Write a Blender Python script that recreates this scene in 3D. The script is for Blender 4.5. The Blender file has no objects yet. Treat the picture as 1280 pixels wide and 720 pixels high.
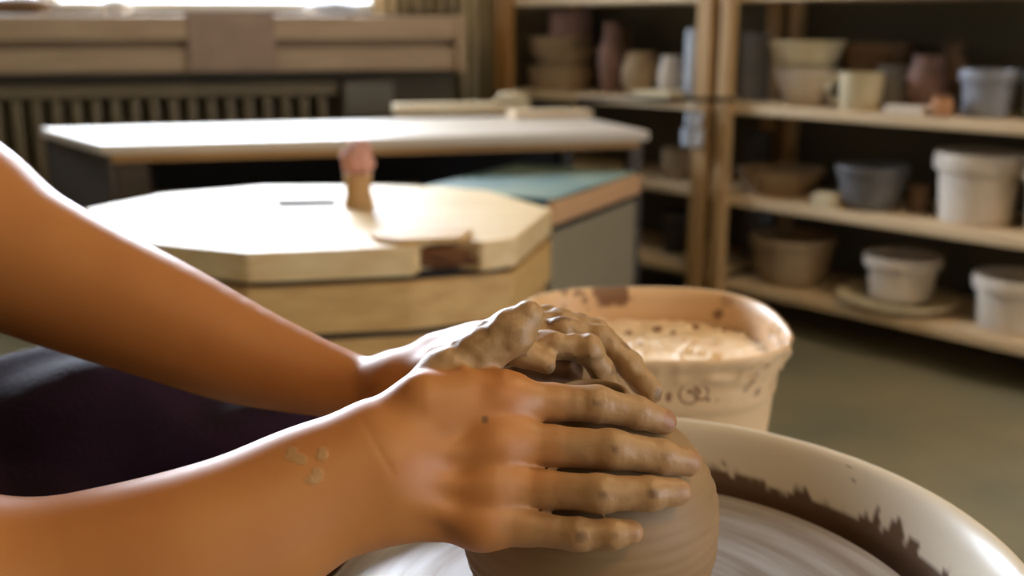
import bpy, bmesh, math, random
import numpy as np
from mathutils import Vector, Matrix, noise
random.seed(7)
PI = math.pi
C = bpy.context.scene.collection

# ------------------------------------------------------------------ camera, light, exposure
H = 0.90                                   # eye height
FPX = 1300.0
TH = math.atan(330 / FPX)                  # downward pitch
ct, st = math.cos(TH), math.sin(TH)
cam_d = bpy.data.cameras.new('camera'); cam = bpy.data.objects.new('camera', cam_d); C.objects.link(cam)
cam.location = (0, 0, H); cam.rotation_euler = (PI / 2 - TH, 0, 0)
cam_d.sensor_width = 36; cam_d.lens = FPX / 1280 * 36; cam_d.clip_start = 0.02
cam_d.dof.use_dof = True; cam_d.dof.focus_distance = 0.50; cam_d.dof.aperture_fstop = 6.0
bpy.context.scene.camera = cam
sc = bpy.context.scene
sc.view_settings.view_transform = 'Standard'; sc.view_settings.look = 'None'
sc.view_settings.gamma = 1; sc.view_settings.use_curve_mapping = False
sc.view_settings.exposure = 0.0
w = bpy.data.worlds.new('sky'); sc.world = w; w.use_nodes = True
bg = w.node_tree.nodes['Background']; bg.inputs[0].default_value = (0.78, 0.88, 1.0, 1); bg.inputs[1].default_value = 6.0

def area(name, loc, target, sx, sy, power, col, spread=None):
    l = bpy.data.lights.new(name, 'AREA'); l.shape = 'RECTANGLE'; l.size = sx; l.size_y = sy
    l.energy = power; l.color = col
    if spread: l.spread = spread
    o = bpy.data.objects.new(name, l); C.objects.link(o); o.location = loc
    d = Vector(target) - Vector(loc); o.rotation_euler = d.to_track_quat('-Z', 'Y').to_euler()
    return o
# daylight entering by the long window above the sill
area('window_daylight', (-1.75, 4.95, 2.75), (-0.55, 1.2, 0.6), 3.4, 2.0, 1600, (0.76, 0.86, 1.0))
# warm ceiling lamps behind the camera (fittings are built further down)
LAMPS = [(0.9, -0.5, 2.35), (1.15, 1.2, 2.35)]
LAMP_POWER = [14, 13]

# ------------------------------------------------------------------ pixel helpers (1280x720 frame)
def ray(px, py):
    u = (px - 640) / FPX; v = (360 - py) / FPX
    return Vector((u, ct + v * st, -st + v * ct))
def atY(px, py, Y):
    r = ray(px, py); t = Y / r.y
    return Vector((0, 0, H)) + r * t
def scaleY(px, py, Y):
    return (Y / ray(px, py).y) / FPX           # metres per pixel at that point
def atZ(px, py, z):
    r = ray(px, py); t = (z - H) / r.z
    return Vector((0, 0, H)) + r * t

# ------------------------------------------------------------------ materials
def nd(nt, t, **k):
    n = nt.nodes.new(t)
    for a, b in k.items(): setattr(n, a, b)
    return n
def mat(name, col, rough=0.6, metal=0.0, var=0.0, vscale=8.0, col2=None, bump=0.0, bscale=40.0, stretch=(1, 1, 1), sss=0.0, spec=0.5, coords='Object'):
    m = bpy.data.materials.new(name); m.use_nodes = True; nt = m.node_tree
    b = nt.nodes['Principled BSDF']
    b.inputs['Base Color'].default_value = (*col, 1); b.inputs['Roughness'].default_value = rough
    b.inputs['Metallic'].default_value = metal; b.inputs['Specular IOR Level'].default_value = spec
    if sss:
        b.inputs['Subsurface Weight'].default_value = sss
        b.inputs['Subsurface Radius'].default_value = (0.012, 0.005, 0.003); b.inputs['Subsurface Scale'].default_value = 1.0
    if var or col2 or bump:
        tc = nd(nt, 'ShaderNodeTexCoord'); mp = nd(nt, 'ShaderNodeMapping'); mp.inputs['Scale'].default_value = stretch
        nt.links.new(tc.outputs[coords], mp.inputs[0])
    if var or col2:
        no = nd(nt, 'ShaderNodeTexNoise'); no.inputs['Scale'].default_value = vscale; no.inputs['Detail'].default_value = 6
        nt.links.new(mp.outputs[0], no.inputs['Vector'])
        cr = nd(nt, 'ShaderNodeValToRGB'); cr.color_ramp.elements[0].position = 0.32; cr.color_ramp.elements[1].position = 0.68
        c2 = col2 or tuple(c * (1 - var) for c in col)
        cr.color_ramp.elements[0].color = (*c2, 1); cr.color_ramp.elements[1].color = (*col, 1)
        nt.links.new(no.outputs[0], cr.inputs[0]); nt.links.new(cr.outputs[0], b.inputs['Base Color'])
    if bump:
        n2 = nd(nt, 'ShaderNodeTexNoise'); n2.inputs['Scale'].default_value = bscale; n2.inputs['Detail'].default_value = 5
        nt.links.new(mp.outputs[0], n2.inputs['Vector'])
        bp = nd(nt, 'ShaderNodeBump'); bp.inputs['Strength'].default_value = bump; bp.inputs['Distance'].default_value = 0.004
        nt.links.new(n2.outputs[0], bp.inputs['Height']); nt.links.new(bp.outputs[0], b.inputs['Normal'])
    return m
def S(r, g, b):                                   # sRGB 0-255 to linear
    f = lambda c: (c / 255) / 12.92 if c <= 10 else ((c / 255 + 0.055) / 1.055) ** 2.4
    return (f(r), f(g), f(b))

def wood(name, c1, c2, stretch=(1, 12, 12), rough=0.6):
    return mat(name, c1, rough, col2=c2, vscale=5, stretch=stretch, bump=0.15, bscale=12)
M = {}
M['shelf_wood'] = wood('shelf_wood', S(228, 206, 172), S(208, 182, 144))
M['post_wood'] = wood('post_wood', S(190, 155, 105), S(165, 128, 82), (12, 12, 1))
M['ochre_wood'] = wood('ochre_wood', S(165, 120, 60), S(140, 98, 45), (12, 12, 1))
M['pale_wood'] = wood('pale_wood', S(232, 214, 180), S(220, 196, 156), (2, 14, 14), 0.55)
M['dark_wood'] = wood('dark_wood', S(70, 56, 44), S(48, 38, 30))
M['sill_wood'] = wood('sill_wood', S(188, 160, 128), S(172, 142, 110))
M['desk_top'] = mat('desk_top', S(205, 190, 172), 0.38, var=0.12, vscale=4)
M['desk_edge'] = wood('desk_edge', S(170, 130, 78), S(150, 110, 62))
M['black'] = mat('black_gap', S(22, 18, 16), 0.8)
M['wall'] = mat('wall_plaster', S(120, 108, 88), 0.9, var=0.15, vscale=2, bump=0.1)
M['wall_dark'] = mat('wall_dark_plaster', S(104, 100, 84), 0.95, var=0.2, vscale=2.5)
M['ceiling'] = mat('ceiling_paint', S(190, 180, 160), 0.9)
M['floor'] = mat('floor_paint', S(160, 150, 122), 0.55, col2=S(122, 124, 108), vscale=2.2, bump=0.05)
M['radiator'] = mat('radiator_enamel', S(128, 112, 84), 0.5, var=0.15)
M['curtain'] = mat('curtain_cloth', S(205, 188, 150), 0.9, var=0.12, vscale=9)
gm = bpy.data.materials.new('window_glass'); gm.use_nodes = True; nt = gm.node_tree; nt.nodes.clear()
g1 = nd(nt, 'ShaderNodeBsdfTransparent'); g2 = nd(nt, 'ShaderNodeBsdfGlossy'); g2.inputs['Roughness'].default_value = .03; g3 = nd(nt, 'ShaderNodeMixShader'); g3.inputs[0].default_value = .06; g4 = nd(nt, 'ShaderNodeOutputMaterial')
nt.links.new(g1.outputs[0], g3.inputs[1]); nt.links.new(g2.outputs[0], g3.inputs[2]); nt.links.new(g3.outputs[0], g4.inputs[0]); M['glass'] = gm
M['metal'] = mat('dark_iron', S(60, 48, 40), 0.5, 0.6)

# ------------------------------------------------------------------ mesh helpers
def obj(name, bm_or_me, m, parent=None, smooth=False, **props):
    if isinstance(bm_or_me, bmesh.types.BMesh):
        me = bpy.data.meshes.new(name); bmesh.ops.recalc_face_normals(bm_or_me, faces=bm_or_me.faces); bm_or_me.to_mesh(me); bm_or_me.free()
    else: me = bm_or_me
    o = bpy.data.objects.new(name, me); C.objects.link(o)
    if m: me.materials.append(m)
    if smooth:
        me.polygons.foreach_set('use_smooth', [True] * len(me.polygons))
        if smooth == 'auto': me.set_sharp_from_angle(angle=math.radians(38))
    if parent: o.parent = parent
    for k, v in props.items(): o[k] = v
    return o
def thing(name, label, cat, loc=(0, 0, 0), rz=0, group=None):
    o = bpy.data.objects.new(name, None); C.objects.link(o); o.empty_display_size = 0.05
    o.location = loc; o.rotation_euler = (0, 0, rz); o['label'] = label; o['category'] = cat
    if group: o['group'] = group
    return o
def tag(o, label, cat, group=None):
    o['label'] = label; o['category'] = cat
    if group: o['group'] = group
    return o
def box(bm, x0, x1, y0, y1, z0, z1, bev=0.0, mtx=None):
    r = bmesh.ops.create_cube(bm, size=1)
    vs = r['verts']
    for v in vs:
        v.co = Vector((x0 if v.co.x < 0 else x1, y0 if v.co.y < 0 else y1, z0 if v.co.z < 0 else z1))
    if bev:
        es = list({e for v in vs for e in v.link_edges})
        rr = bmesh.ops.bevel(bm, geom=es, offset=bev, segments=2, affect='EDGES', profile=0.5)
        vs = list({v for f in rr['faces'] for v in f.verts} | {v for v in vs if v.is_valid})
    if mtx:
        seen = set(); 
        for v in vs:
            if v.is_valid and v not in seen: seen.add(v); v.co = mtx @ v.co
    return bm
def boxes(lst, bev=0.002, mtx=None):
    bm = bmesh.new()
    for b in lst: box(bm, *b, bev=bev, mtx=mtx)
    return bm
def lathe(prof, n=64, bm=None, c=(0, 0, 0), wob=0.0):
    bm = bm or bmesh.new(); rings = []
    for (r, z) in prof:
        if r < 1e-5: rings.append([bm.verts.new((c[0], c[1], c[2] + z))]); continue
        rings.append([bm.verts.new((c[0] + (r * (1 + wob * math.sin(2 * a + z * 30))) * math.cos(a), c[1] + r * math.sin(a), c[2] + z)) for a in [2 * PI * i / n for i in range(n)]])
    for A, B in zip(rings, rings[1:]):
        for i in range(n):
            j = (i + 1) % n
            if len(A) == 1 and len(B) == 1: continue
            if len(A) == 1: bm.faces.new((A[0], B[j], B[i]))
            elif len(B) == 1: bm.faces.new((A[i], A[j], B[0]))
            else: bm.faces.new((A[i], A[j], B[j], B[i]))
    return bm
def prism(bm, pts, z0, z1):
    lo = [bm.verts.new((p[0], p[1], z0)) for p in pts]; hi = [bm.verts.new((p[0], p[1], z1)) for p in pts]
    bm.faces.new(hi); bm.faces.new(lo[::-1])
    for i in range(len(pts)):
        j = (i + 1) % len(pts); bm.faces.new((lo[i], lo[j], hi[j], hi[i]))
    return bm
def tube(pts, r, n=10, bm=None, cap=True):
    bm = bm or bmesh.new(); pts = [Vector(p) for p in pts]; rings = []
    rr = r if isinstance(r, (list, tuple)) else [r] * len(pts)
    up = Vector((0, 0, 1))
    for i, p in enumerate(pts):
        t = (pts[min(i + 1, len(pts) - 1)] - pts[max(i - 1, 0)]).normalized()
        a = t.cross(up if abs(t.dot(up)) < 0.95 else Vector((1, 0, 0))).normalized(); b = t.cross(a)
        rings.append([bm.verts.new(p + (a * math.cos(2 * PI * k / n) + b * math.sin(2 * PI * k / n)) * rr[i]) for k in range(n)])
    for A, B in zip(rings, rings[1:]):
        for k in range(n): bm.faces.new((A[k], A[(k + 1) % n], B[(k + 1) % n], B[k]))
    if cap: bm.faces.new(rings[0][::-1]); bm.faces.new(rings[-1])
    return bm
def blob(bm, c, rx, ry, rz, amp=0.15, sc_=3.0, sub=3, seed=0.0):
    r = bmesh.ops.create_icosphere(bm, subdivisions=sub, radius=1)
    for v in r['verts']:
        k = 1 + amp * noise.noise(v.co * sc_ + Vector((seed, seed * 1.7, 0)))
        v.co = Vector((c[0] + v.co.x * rx * k, c[1] + v.co.y * ry * k, c[2] + v.co.z * rz * k))
    return bm

# ------------------------------------------------------------------ signed distance surfaces
def sdf_mesh(name, f, lo, hi, h, block=12):
    """closed surface of the solid f<0 (surface nets on the blocks near the surface)"""
    lo = np.array(lo, float); hi = np.array(hi, float)
    nb = np.ceil((hi - lo) / (h * block)).astype(int); N = nb * block + 1
    F = np.full(N, 1.0, np.float32)
    bi = np.stack(np.meshgrid(*[np.arange(n) for n in nb], indexing='ij'), -1).reshape(-1, 3)
    cen = lo + (bi + 0.5) * block * h
    d = f(cen); half = block * h * 0.5 * math.sqrt(3)
    act = np.abs(d) < half * 1.6 + 0.004
    for b, dd in zip(bi[~act], d[~act]):
        i, j, k = b * block; F[i:i + block + 1, j:j + block + 1, k:k + block + 1] = dd
    loc = np.stack(np.meshgrid(*[np.arange(block + 1)] * 3, indexing='ij'), -1).reshape(-1, 3)
    A = bi[act]
    for s in range(0, len(A), 400):
        ch = A[s:s + 400]
        idx = (ch[:, None, :] * block + loc[None]).reshape(-1, 3)
        val = f(lo + idx * h)
        F[idx[:, 0], idx[:, 1], idx[:, 2]] = val
    neg = F < 0
    cnt = np.zeros(np.array(F.shape) - 1, np.int8)
    for a in (0, 1):
        for b in (0, 1):
            for c in (0, 1):
                cnt += neg[a:F.shape[0] - 1 + a, b:F.shape[1] - 1 + b, c:F.shape[2] - 1 + c]
    cells = np.argwhere((cnt > 0) & (cnt < 8))
    vid = np.full(cnt.shape, -1, np.int32); vid[cells[:, 0], cells[:, 1], cells[:, 2]] = np.arange(len(cells))
    acc = np.zeros((len(cells), 3)); num = np.zeros(len(cells))
    cor = [(a, b, c) for a in (0, 1) for b in (0, 1) for c in (0, 1)]
    for p in cor:
        for ax in range(3):
            if p[ax]: continue
            q = list(p); q[ax] = 1
            fp = F[cells[:, 0] + p[0], cells[:, 1] + p[1], cells[:, 2] + p[2]]
            fq = F[cells[:, 0] + q[0], cells[:, 1] + q[1], cells[:, 2] + q[2]]
            m = (fp < 0) != (fq < 0)
            t = np.where(m, fp / np.where(m, fp - fq, 1), 0)
            pos = np.tile(np.array(p, float), (len(cells), 1)); pos[:, ax] = t
            acc[m] += pos[m]; num[m] += 1
    V = lo + (cells + acc / np.maximum(num, 1)[:, None]) * h
    faces = []
    for ax in range(3):
        u, v = (ax + 1) % 3, (ax + 2) % 3
        s0 = [slice(None)] * 3; s1 = [slice(None)] * 3; s0[ax] = slice(0, -1); s1[ax] = slice(1, None)
        a, b = neg[tuple(s0)], neg[tuple(s1)]
        e = np.argwhere(a != b)
        ok = (e[:, u] > 0) & (e[:, v] > 0) & (e[:, u] < F.shape[u] - 1) & (e[:, v] < F.shape[v] - 1)
        e = e[ok]; inside = a[e[:, 0], e[:, 1], e[:, 2]]
        def at(du, dv):
            c = e.copy(); c[:, u] += du; c[:, v] += dv
            return vid[c[:, 0], c[:, 1], c[:, 2]]
        q = np.stack([at(-1, -1), at(0, -1), at(0, 0), at(-1, 0)], 1)
        q[~inside] = q[~inside][:, ::-1]
        faces.append(q)
    Q = np.concatenate(faces); Q = Q[(Q >= 0).all(1)]
    me = bpy.data.meshes.new(name)
    me.vertices.add(len(V)); me.vertices.foreach_set('co', V.astype(np.float32).ravel())
    me.loops.add(Q.size); me.loops.foreach_set('vertex_index', Q.astype(np.int32).ravel())
    me.polygons.add(len(Q)); me.polygons.foreach_set('loop_start', np.arange(0, Q.size, 4, dtype=np.int32))
    me.update(calc_edges=True); me.validate()
    return me
def smin(a, b, k):
    hh = np.maximum(k - np.abs(a - b), 0) / k
    return np.minimum(a, b) - hh * hh * k * 0.25
def cone(P, a, b, ra, rb, n=None, s=1.0):
    """tapered capsule; n, s: squash along n (s>1 thinner)"""
    a = np.array(a); b = np.array(b); ab = b - a
    t = np.clip(((P - a) @ ab) / (ab @ ab), 0, 1)
    d = P - a - t[:, None] * ab
    L = np.linalg.norm(d, axis=1)
    if n is not None:
        n = np.array(n, float); n /= np.linalg.norm(n); dn = d @ n
        L = np.sqrt(np.maximum(L * L - dn * dn, 0) + (dn * s) ** 2)
        return (L - (ra + (rb - ra) * t)) / (1 + (s - 1) * np.abs(dn * s) / np.maximum(L, 1e-6) * 0.8)
    return L - (ra + (rb - ra) * t)
def chain(P, pts, k, n=None, s=1.0):
    d = None
    for (a, ra), (b, rb) in zip(pts, pts[1:]):
        e = cone(P, a, b, ra, rb, n, s); d = e if d is None else smin(d, e, k)
    return d
def ell(P, c, r, R=None):
    q = P - np.array(c)
    if R is not None: q = q @ np.array(R)
    r = np.array(r); k0 = np.linalg.norm(q / r, axis=1); k1 = np.linalg.norm(q / (r * r), axis=1)
    return k0 * (k0 - 1) / np.maximum(k1, 1e-9)
def J(px, py, Y, rpx):                              # joint: world point and radius from the traced outline
    return (tuple(atY(px, py, Y)), rpx * scaleY(px, py, Y))
def fattr(me, name, vals):
    a = me.attributes.new(name, 'FLOAT', 'POINT'); a.data.foreach_set('value', np.asarray(vals, np.float32))
def coords(me):
    v = np.empty(len(me.vertices) * 3, np.float32); me.vertices.foreach_get('co', v); return v.reshape(-1, 3).astype(float)
def hsh(P, s, seed=0):                              # cheap smooth value noise
    P = P * s + seed * 17.3; i = np.floor(P).astype(np.int64); f = P - i; f = f * f * (3 - 2 * f); out = 0
    for a in (0, 1):
        for b in (0, 1):
            for c in (0, 1):
                n = (i[:, 0] + a) * 73856093 ^ (i[:, 1] + b) * 19349663 ^ (i[:, 2] + c) * 83492791
                n = (n * 2654435761) % 1000003
                wt = (f[:, 0] if a else 1 - f[:, 0]) * (f[:, 1] if b else 1 - f[:, 1]) * (f[:, 2] if c else 1 - f[:, 2])
                out = out + wt * (n / 1000003.0)
    return out

# ------------------------------------------------------------------ room shell
WA = math.radians(12)                               # window wall direction
wd = Vector((math.cos(WA), math.sin(WA), 0)); wn = Vector((math.sin(WA), -math.cos(WA), 0))   # wn faces into the room
W0 = Vector((0, 4.0, 0))
SD = Vector((-0.670, 0.742, 0)).normalized()        # shelf row: towards the corner
sn = Vector((SD.y, -SD.x, 0))                       # away from the room (behind shelves)
if sn.x < 0: sn = -sn
WM = Matrix.Translation(W0) @ Matrix(((wd.x, -wn.x, 0, 0), (wd.y, -wn.y, 0, 0), (0, 0, 1, 0), (0, 0, 0, 1)))   # local: x along wall, y into wall, z up

bm = bmesh.new(); box(bm, -4.0, 4.2, -2.6, 5.0, -0.1, 0.0); obj('floor', bm, M['floor'], kind='structure')
bm = bmesh.new(); box(bm, -4.0, 4.2, -2.6, 5.0, 2.6, 2.7); obj('ceiling', bm, M['ceiling'], kind='structure')
WX0, WX1, WZ0, WZ1 = -2.75, -0.46, 0.945, 2.25      # window opening in wall coordinates
bm = bmesh.new()
for b in ((-3.6, WX0, 0, .15, 0, 2.6), (WX1, 0.9, 0, .15, 0, 2.6), (WX0, WX1, 0, .15, 0, WZ0), (WX0, WX1, 0, .15, WZ1, 2.6)): box(bm, *b)
o = obj('wall_back', bm, M['wall'], kind='structure'); o.matrix_world = WM
P0 = atZ(915, 130, 0.672)                            # front line of the shelves
P0 = Vector((P0.x, P0.y, 0))
def shelf_mtx(origin):                               # local x: along the row towards the camera side, y: into the shelf, z up
    d = -SD
    return Matrix.Translation(origin) @ Matrix(((d.x, sn.x, 0, 0), (d.y, sn.y, 0, 0), (0, 0, 1, 0), (0, 0, 0, 1)))
SM = shelf_mtx(P0)
bm = bmesh.new(); box(bm, -1.9, 4.3, .40, .52, 0, 2.6)
o = obj('wall_right', bm, M['wall_dark'], kind='structure'); o.matrix_world = SM
bm = bmesh.new(); box(bm, -3.3, -3.15, -2.5, 3.4, 0, 2.6); obj('wall_left', bm, M['wall'], kind='structure')
bm = bmesh.new(); box(bm, -3.3, 4.0, -2.6, -2.45, 0, 2.6); obj('wall_front', bm, M['wall'], kind='structure')

# window: frame, two sashes and panes
win = bpy.data.objects.new('window_1', None); C.objects.link(win); win['kind'] = 'structure'; win.matrix_world = WM
fr = []
for x in (WX0, WX0 + 1.10, WX1 - 0.06): fr.append((x, x + .06, .03, .10, WZ0, WZ1))
fr += [(WX0, WX1, .03, .10, WZ0, WZ0 + .03), (WX0, WX1, .03, .10, WZ1 - .05, WZ1), (WX0, WX1, .04, .09, 1.7, 1.74)]
obj('window_frame', boxes(fr, .003), mat('window_paint', S(225, 220, 210), .5), win)
obj('pane', boxes([(WX0 + .01, WX1 - .01, .062, .068, WZ0 + .01, WZ1 - .01)], 0), M['glass'], win)
# broad two-board sill and its apron
sl = bpy.data.objects.new('trim_1', None); C.objects.link(sl); sl['kind'] = 'structure'; sl.matrix_world = WM
obj('sill_board', boxes([(-3.0, -0.245, -.22, .0, .848, .928)], .006), M['sill_wood'], sl)
obj('sill_rail', boxes([(-3.0, -0.245, -.20, -.001, .743, .822)], .006), M['sill_wood'], sl)
obj('sill_groove', boxes([(-3.0, -0.25, -.17, -.001, .822, .848)], .001), wood('groove_wood', S(150, 124, 94), S(132, 106, 78)), sl)
obj('sill_end_board', boxes([(-0.245, -0.215, -.225, -.001, .735, .93)], .004), M['sill_wood'], sl)

# curtain by the window end
bm = bmesh.new(); n = 120; rows = [0, .2, .4, .7, 1]; grid = []
for q_ in rows:
    row = []
    for i in range(n + 1):
        x = -0.52 + 0.50 * i / n; z0 = .935 if x < -.205 else .62; z = z0 + (2.35 - z0) * q_
        row.append(bm.verts.new((x, -.04 + .022 * math.sin(i * .62) + .008 * math.sin(i * .27 + q_), z)))
    grid.append(row)
for A, B in zip(grid, grid[1:]):
    for i in range(n): bm.faces.new((A[i], A[i + 1], B[i + 1], B[i]))
o = obj('curtain', bm, M['curtain'], smooth=True); o.matrix_world = WM
o.modifiers.new('thick', 'SOLIDIFY').thickness = .003
tag(o, 'beige curtain hanging in folds at the end of the window', 'curtain')
# move curtain inside above the sill only on its left part: it hangs between sill end and shelf post
# cloth over the sill
o = obj('cleaning_cloth', boxes([(-1.146, -0.861, -.230, -.222, .745, .936), (-1.146, -0.861, -.230, -.02, .929, .936)], .003), mat('brown_cloth', S(168, 140, 118), .95, var=.15, vscale=20, bump=.3)); o.matrix_world = WM
tag(o, 'brownish cloth draped over the wooden window sill', 'cloth')
# pale things standing on the sill against the light
for i, (x, ww, hh, c, nm, lb) in enumerate([(-1.38, .11, .055, (205, 200, 195), 'plaster_block', 'low pale block on the window sill, left of the brown cloth'), (-0.66, .20, .05, (200, 205, 215), 'folded_bag', 'crumpled pale bag on the sill beside the brown cloth'), (-1.68, .20, .06, (110, 85, 60), 'wooden_block', 'brown wooden block on the sill near the frame edge')]):
    bm = bmesh.new(); blob(bm, (0, 0, hh * .5), ww * .5, .05, hh * .52, .12, 2, 3, i)
    for v in bm.verts: v.co.z = max(v.co.z, 0)
    o = obj(nm, bm, mat(nm + '_surface', S(*c), .8), smooth=True); o.matrix_world = WM @ Matrix.Translation((x, -.1, .929)); tag(o, lb, 'bag' if 'bag' in nm else 'block')

# radiator under the sill
rad = thing('radiator', 'olive beige ribbed radiator below the window sill', 'radiator'); rad.matrix_world = WM
obj('top_grille', boxes([(-3.0, -0.66, -.15, -.03, .655, .70)], .006), M['radiator'], rad)
for i in range(37):
    x = -3.0 + i * .063
    obj('rib', boxes([(x, x + .036, -.14, -.04, .12, .652)], .012), M['radiator'], rad, smooth='auto')
obj('pipe', tube([(-3.0, -.09, .16), (-.6, -.09, .16), (-.55, -.09, .1), (-.55, -.09, 0)], .014), M['radiator'], rad, smooth=True)
o = obj('valve_box', boxes([(-0.64, -0.46, -.17, -.001, .58, .705)], .01), mat('grey_box', S(120, 112, 98), .6)); o.matrix_world = WM
tag(o, 'small grey box fixed at the end of the radiator', 'box')

# ------------------------------------------------------------------ shelving
def shelf_pt(px, z, inset):
    """a spot on the shelf row seen at column px for height z, inset metres behind the front line"""
    u = (px - 640) / FPX; o_ = P0 + sn * inset; d = -SD
    # o.x + t d.x = u((o.y + t d.y) ct + (H-z) st)
    t = (u * (o_.y * ct + (H - z) * st) - o_.x) / (d.x - u * d.y * ct)
    p = o_ + d * t; return Vector((p.x, p.y, z)), (p.y * ct + (H - z) * st) / FPX, t
TB = .028
ZS = [0.14, 0.40, 0.672, 0.992, 1.30, 1.62]
sr = thing('shelving_unit', 'pale wooden shelving with white and grey pottery, nearer unit beside the floor', 'shelf'); sr.matrix_world = SM
for z in ZS: obj('shelf_board', boxes([(0.0, 2.3, 0.0, .36, z - TB, z)], .003), M['shelf_wood'], sr)
for x in (-0.005, 1.45, 2.3): 
    for y in (-0.02, .33): obj('post', boxes([(x - .028, x + .010, y - .012, y + .025, 0, 1.9)], .003), M['post_wood'], sr)
sl2 = thing('shelving_unit', 'wooden shelving reaching the room corner, behind the low bench', 'shelf'); sl2.matrix_world = SM
for z in [0.16, 0.41, 0.672, 0.992, 1.30, 1.62]: obj('shelf_board', boxes([(-0.99, -.045, 0.0, .36, z - TB, z)], .003), M['shelf_wood'], sl2)
for y in (-.02, .33): obj('post', boxes([(-.118, -.066, y - .012, y + .025, 0, 1.9)], .003), M['post_wood'], sl2)
for y in (-.02, .33): obj('post', boxes([(-1.03, -.955, y - .012, y + .025, 0, 1.9)], .003), M['ochre_wood'], sl2, label='ochre post')

def clay(name, c, rough=.75): return mat(name, S(*c), rough, var=.18, vscale=14, bump=.15, bscale=30)
K = {'white': clay('white_clay', (222, 210, 196)), 'cream': clay('cream_clay', (212, 196, 160)), 'grey': clay('grey_clay', (128, 124, 122)),
     'bluegrey': clay('blue_grey_glaze', (108, 108, 112), .4), 'tan': clay('tan_clay', (168, 144, 114)), 'rose': clay('rose_brown_clay', (140, 108, 98)),
     'brown': clay('brown_clay', (120, 92, 66)), 'blue': clay('blue_white_glaze', (146, 150, 162), .35), 'dusk': clay('dark_glaze', (66, 62, 56), .5),
     'orange': clay('orange_clay', (190, 138, 98)), 'ice': clay('ice_white_glaze', (190, 196, 208), .4)}
# outlines (radius, height) as fractions
SH = {
 'bowl': [(0, 0), (.52, 0), (.55, .06), (.62, .1), (.80, .45), (.93, .8), (.97, .93), (1, 1), (.96, 1.0), (.90, .9), (.75, .45), (.5, .16), (0, .12)],
 'deep': [(0, 0), (.66, 0), (.72, .04), (.82, .3), (.92, .7), (.95, .82), (1.0, .86), (1.02, .95), (1, 1), (.94, .98), (.88, .7), (.78, .3), (.6, .1), (0, .08)],
 'rim':  [(0, 0), (.74, 0), (.80, .04), (.85, .5), (.88, .72), (1.0, .76), (1.03, .88), (1.0, 1), (.92, 1), (.84, .8), (.8, .5), (.74, .12), (0, .1)],
 'cup':  [(0, 0), (.80, 0), (.88, .05), (.95, .4), (.98, .8), (1, 1), (.93, 1), (.90, .5), (.8, .12), (0, .1)],
 'cyl':  [(0, 0), (.95, 0), (1, .02), (1, .5), (.98, .97), (.96, 1), (.88, 1), (.88, .5), (.86, .06), (0, .05)],
 'vase': [(0, 0), (.6, 0), (.68, .05), (.95, .35), (1, .5), (.85, .68), (.55, .8), (.5, .9), (.62, 1), (.52, .99), (.42, .88), (.5, .78), (.8, .6), (.7, .2), (0, .1)],
 'dish': [(0, 0), (.6, 0), (.65, .1), (.9, .7), (1, 1), (.96, 1), (.85, .7), (.6, .25), (0, .2)],
 'plate': [(0, 0), (.7, 0), (.75, .2), (1, .8), (1, 1), (.95, 1), (.7, .5), (0, .4)],
 'jar':  [(0, 0), (.7, 0), (.8, .05), (1, .35), (.98, .6), (.8, .82), (.72, .88), (.78, 1), (.70, 1), (.64, .88), (.85, .6), (.85, .3), (0, .1)],
}
def pot(name, shape, kind, px, pyb, wpx, hpx, z, inset, label, cat, group=None, up=0.0, handle=0, ang=0):
    p, s, t = shelf_pt(px, z, inset); r = wpx * s / 2; h = hpx * s / ct * 1.0
    prof = [(a * r, b * h) for a, b in SH[shape]]
    # foot ring, body and an irregular thrown wall
    bm = lathe(prof, 40, wob=.012)
    e = obj(name, bm, K[kind], smooth='auto'); e.location = (p.x, p.y, z + up); tag(e, label, cat, group)
    if handle:
        hp = [(r * .92, 0, h * .8), (r * 1.25, 0, h * .82), (r * 1.45, 0, h * .55), (r * 1.3, 0, h * .28), (r * .9, 0, h * .22)]
        hd = obj('handle', tube(hp, r * .11), K[kind], e, smooth=True); hd.rotation_euler = (0, 0, handle)
    return e, h
G2, G3, G4 = 'pottery on the eye level shelf', 'pottery on the middle shelf', 'pottery on the bottom shelf'
z = ZS[2]
pot('jar', 'cyl', 'grey', 942, 0, 36, 78, z, .2, 'tall grey cylindrical jar on the upper shelf beside the post', 'jar', G2)
e, h1 = pot('bowl', 'bowl', 'white', 1006, 0, 82, 44, z, .13, 'whitish bowl, lower one of two stacked on the upper shelf', 'bowl', G2)
pot('bowl', 'deep', 'cream', 1004, 0, 92, 34, z, .13, 'pale bowl stacked on top of another on the upper shelf', 'bowl', G2, up=h1 * .95)
pot('bowl', 'deep', 'brown', 1090, 0, 92, 74, z, .27, 'wide brownish bowl in shade behind the cream mug', 'bowl', G2)
pot('mug', 'cup', 'cream', 1074, 0, 54, 45, z, .07, 'cream mug with a handle at the front of the upper shelf', 'mug', G2, handle=PI * .9)
pot('mug', 'cup', 'grey', 1114, 0, 42, 52, z, .17, 'grey straight mug behind the cream mug', 'mug', G2)
pot('vase', 'jar', 'rose', 1155, 0, 50, 66, z, .17, 'rose brown vase on the upper shelf', 'vase', G2)
pot('vase', 'vase', 'brown', 1185, 0, 44, 80, z, .26, 'darker brown vase behind the rose brown one', 'vase', G2)
pot('cup', 'jar', 'orange', 1176, 0, 28, 24, z, .04, 'tiny orange clay cup at the shelf edge before the rose vase', 'cup', G2)
pot('bowl', 'rim', 'blue', 1232, 0, 70, 56, z, .13, 'bluish white patterned bowl on the upper shelf', 'bowl', G2)
pot('bowl', 'rim', 'blue', 1305, 0, 60, 56, z, .16, 'bluish bowl cut by the right frame edge, upper shelf', 'bowl', G2)
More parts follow.
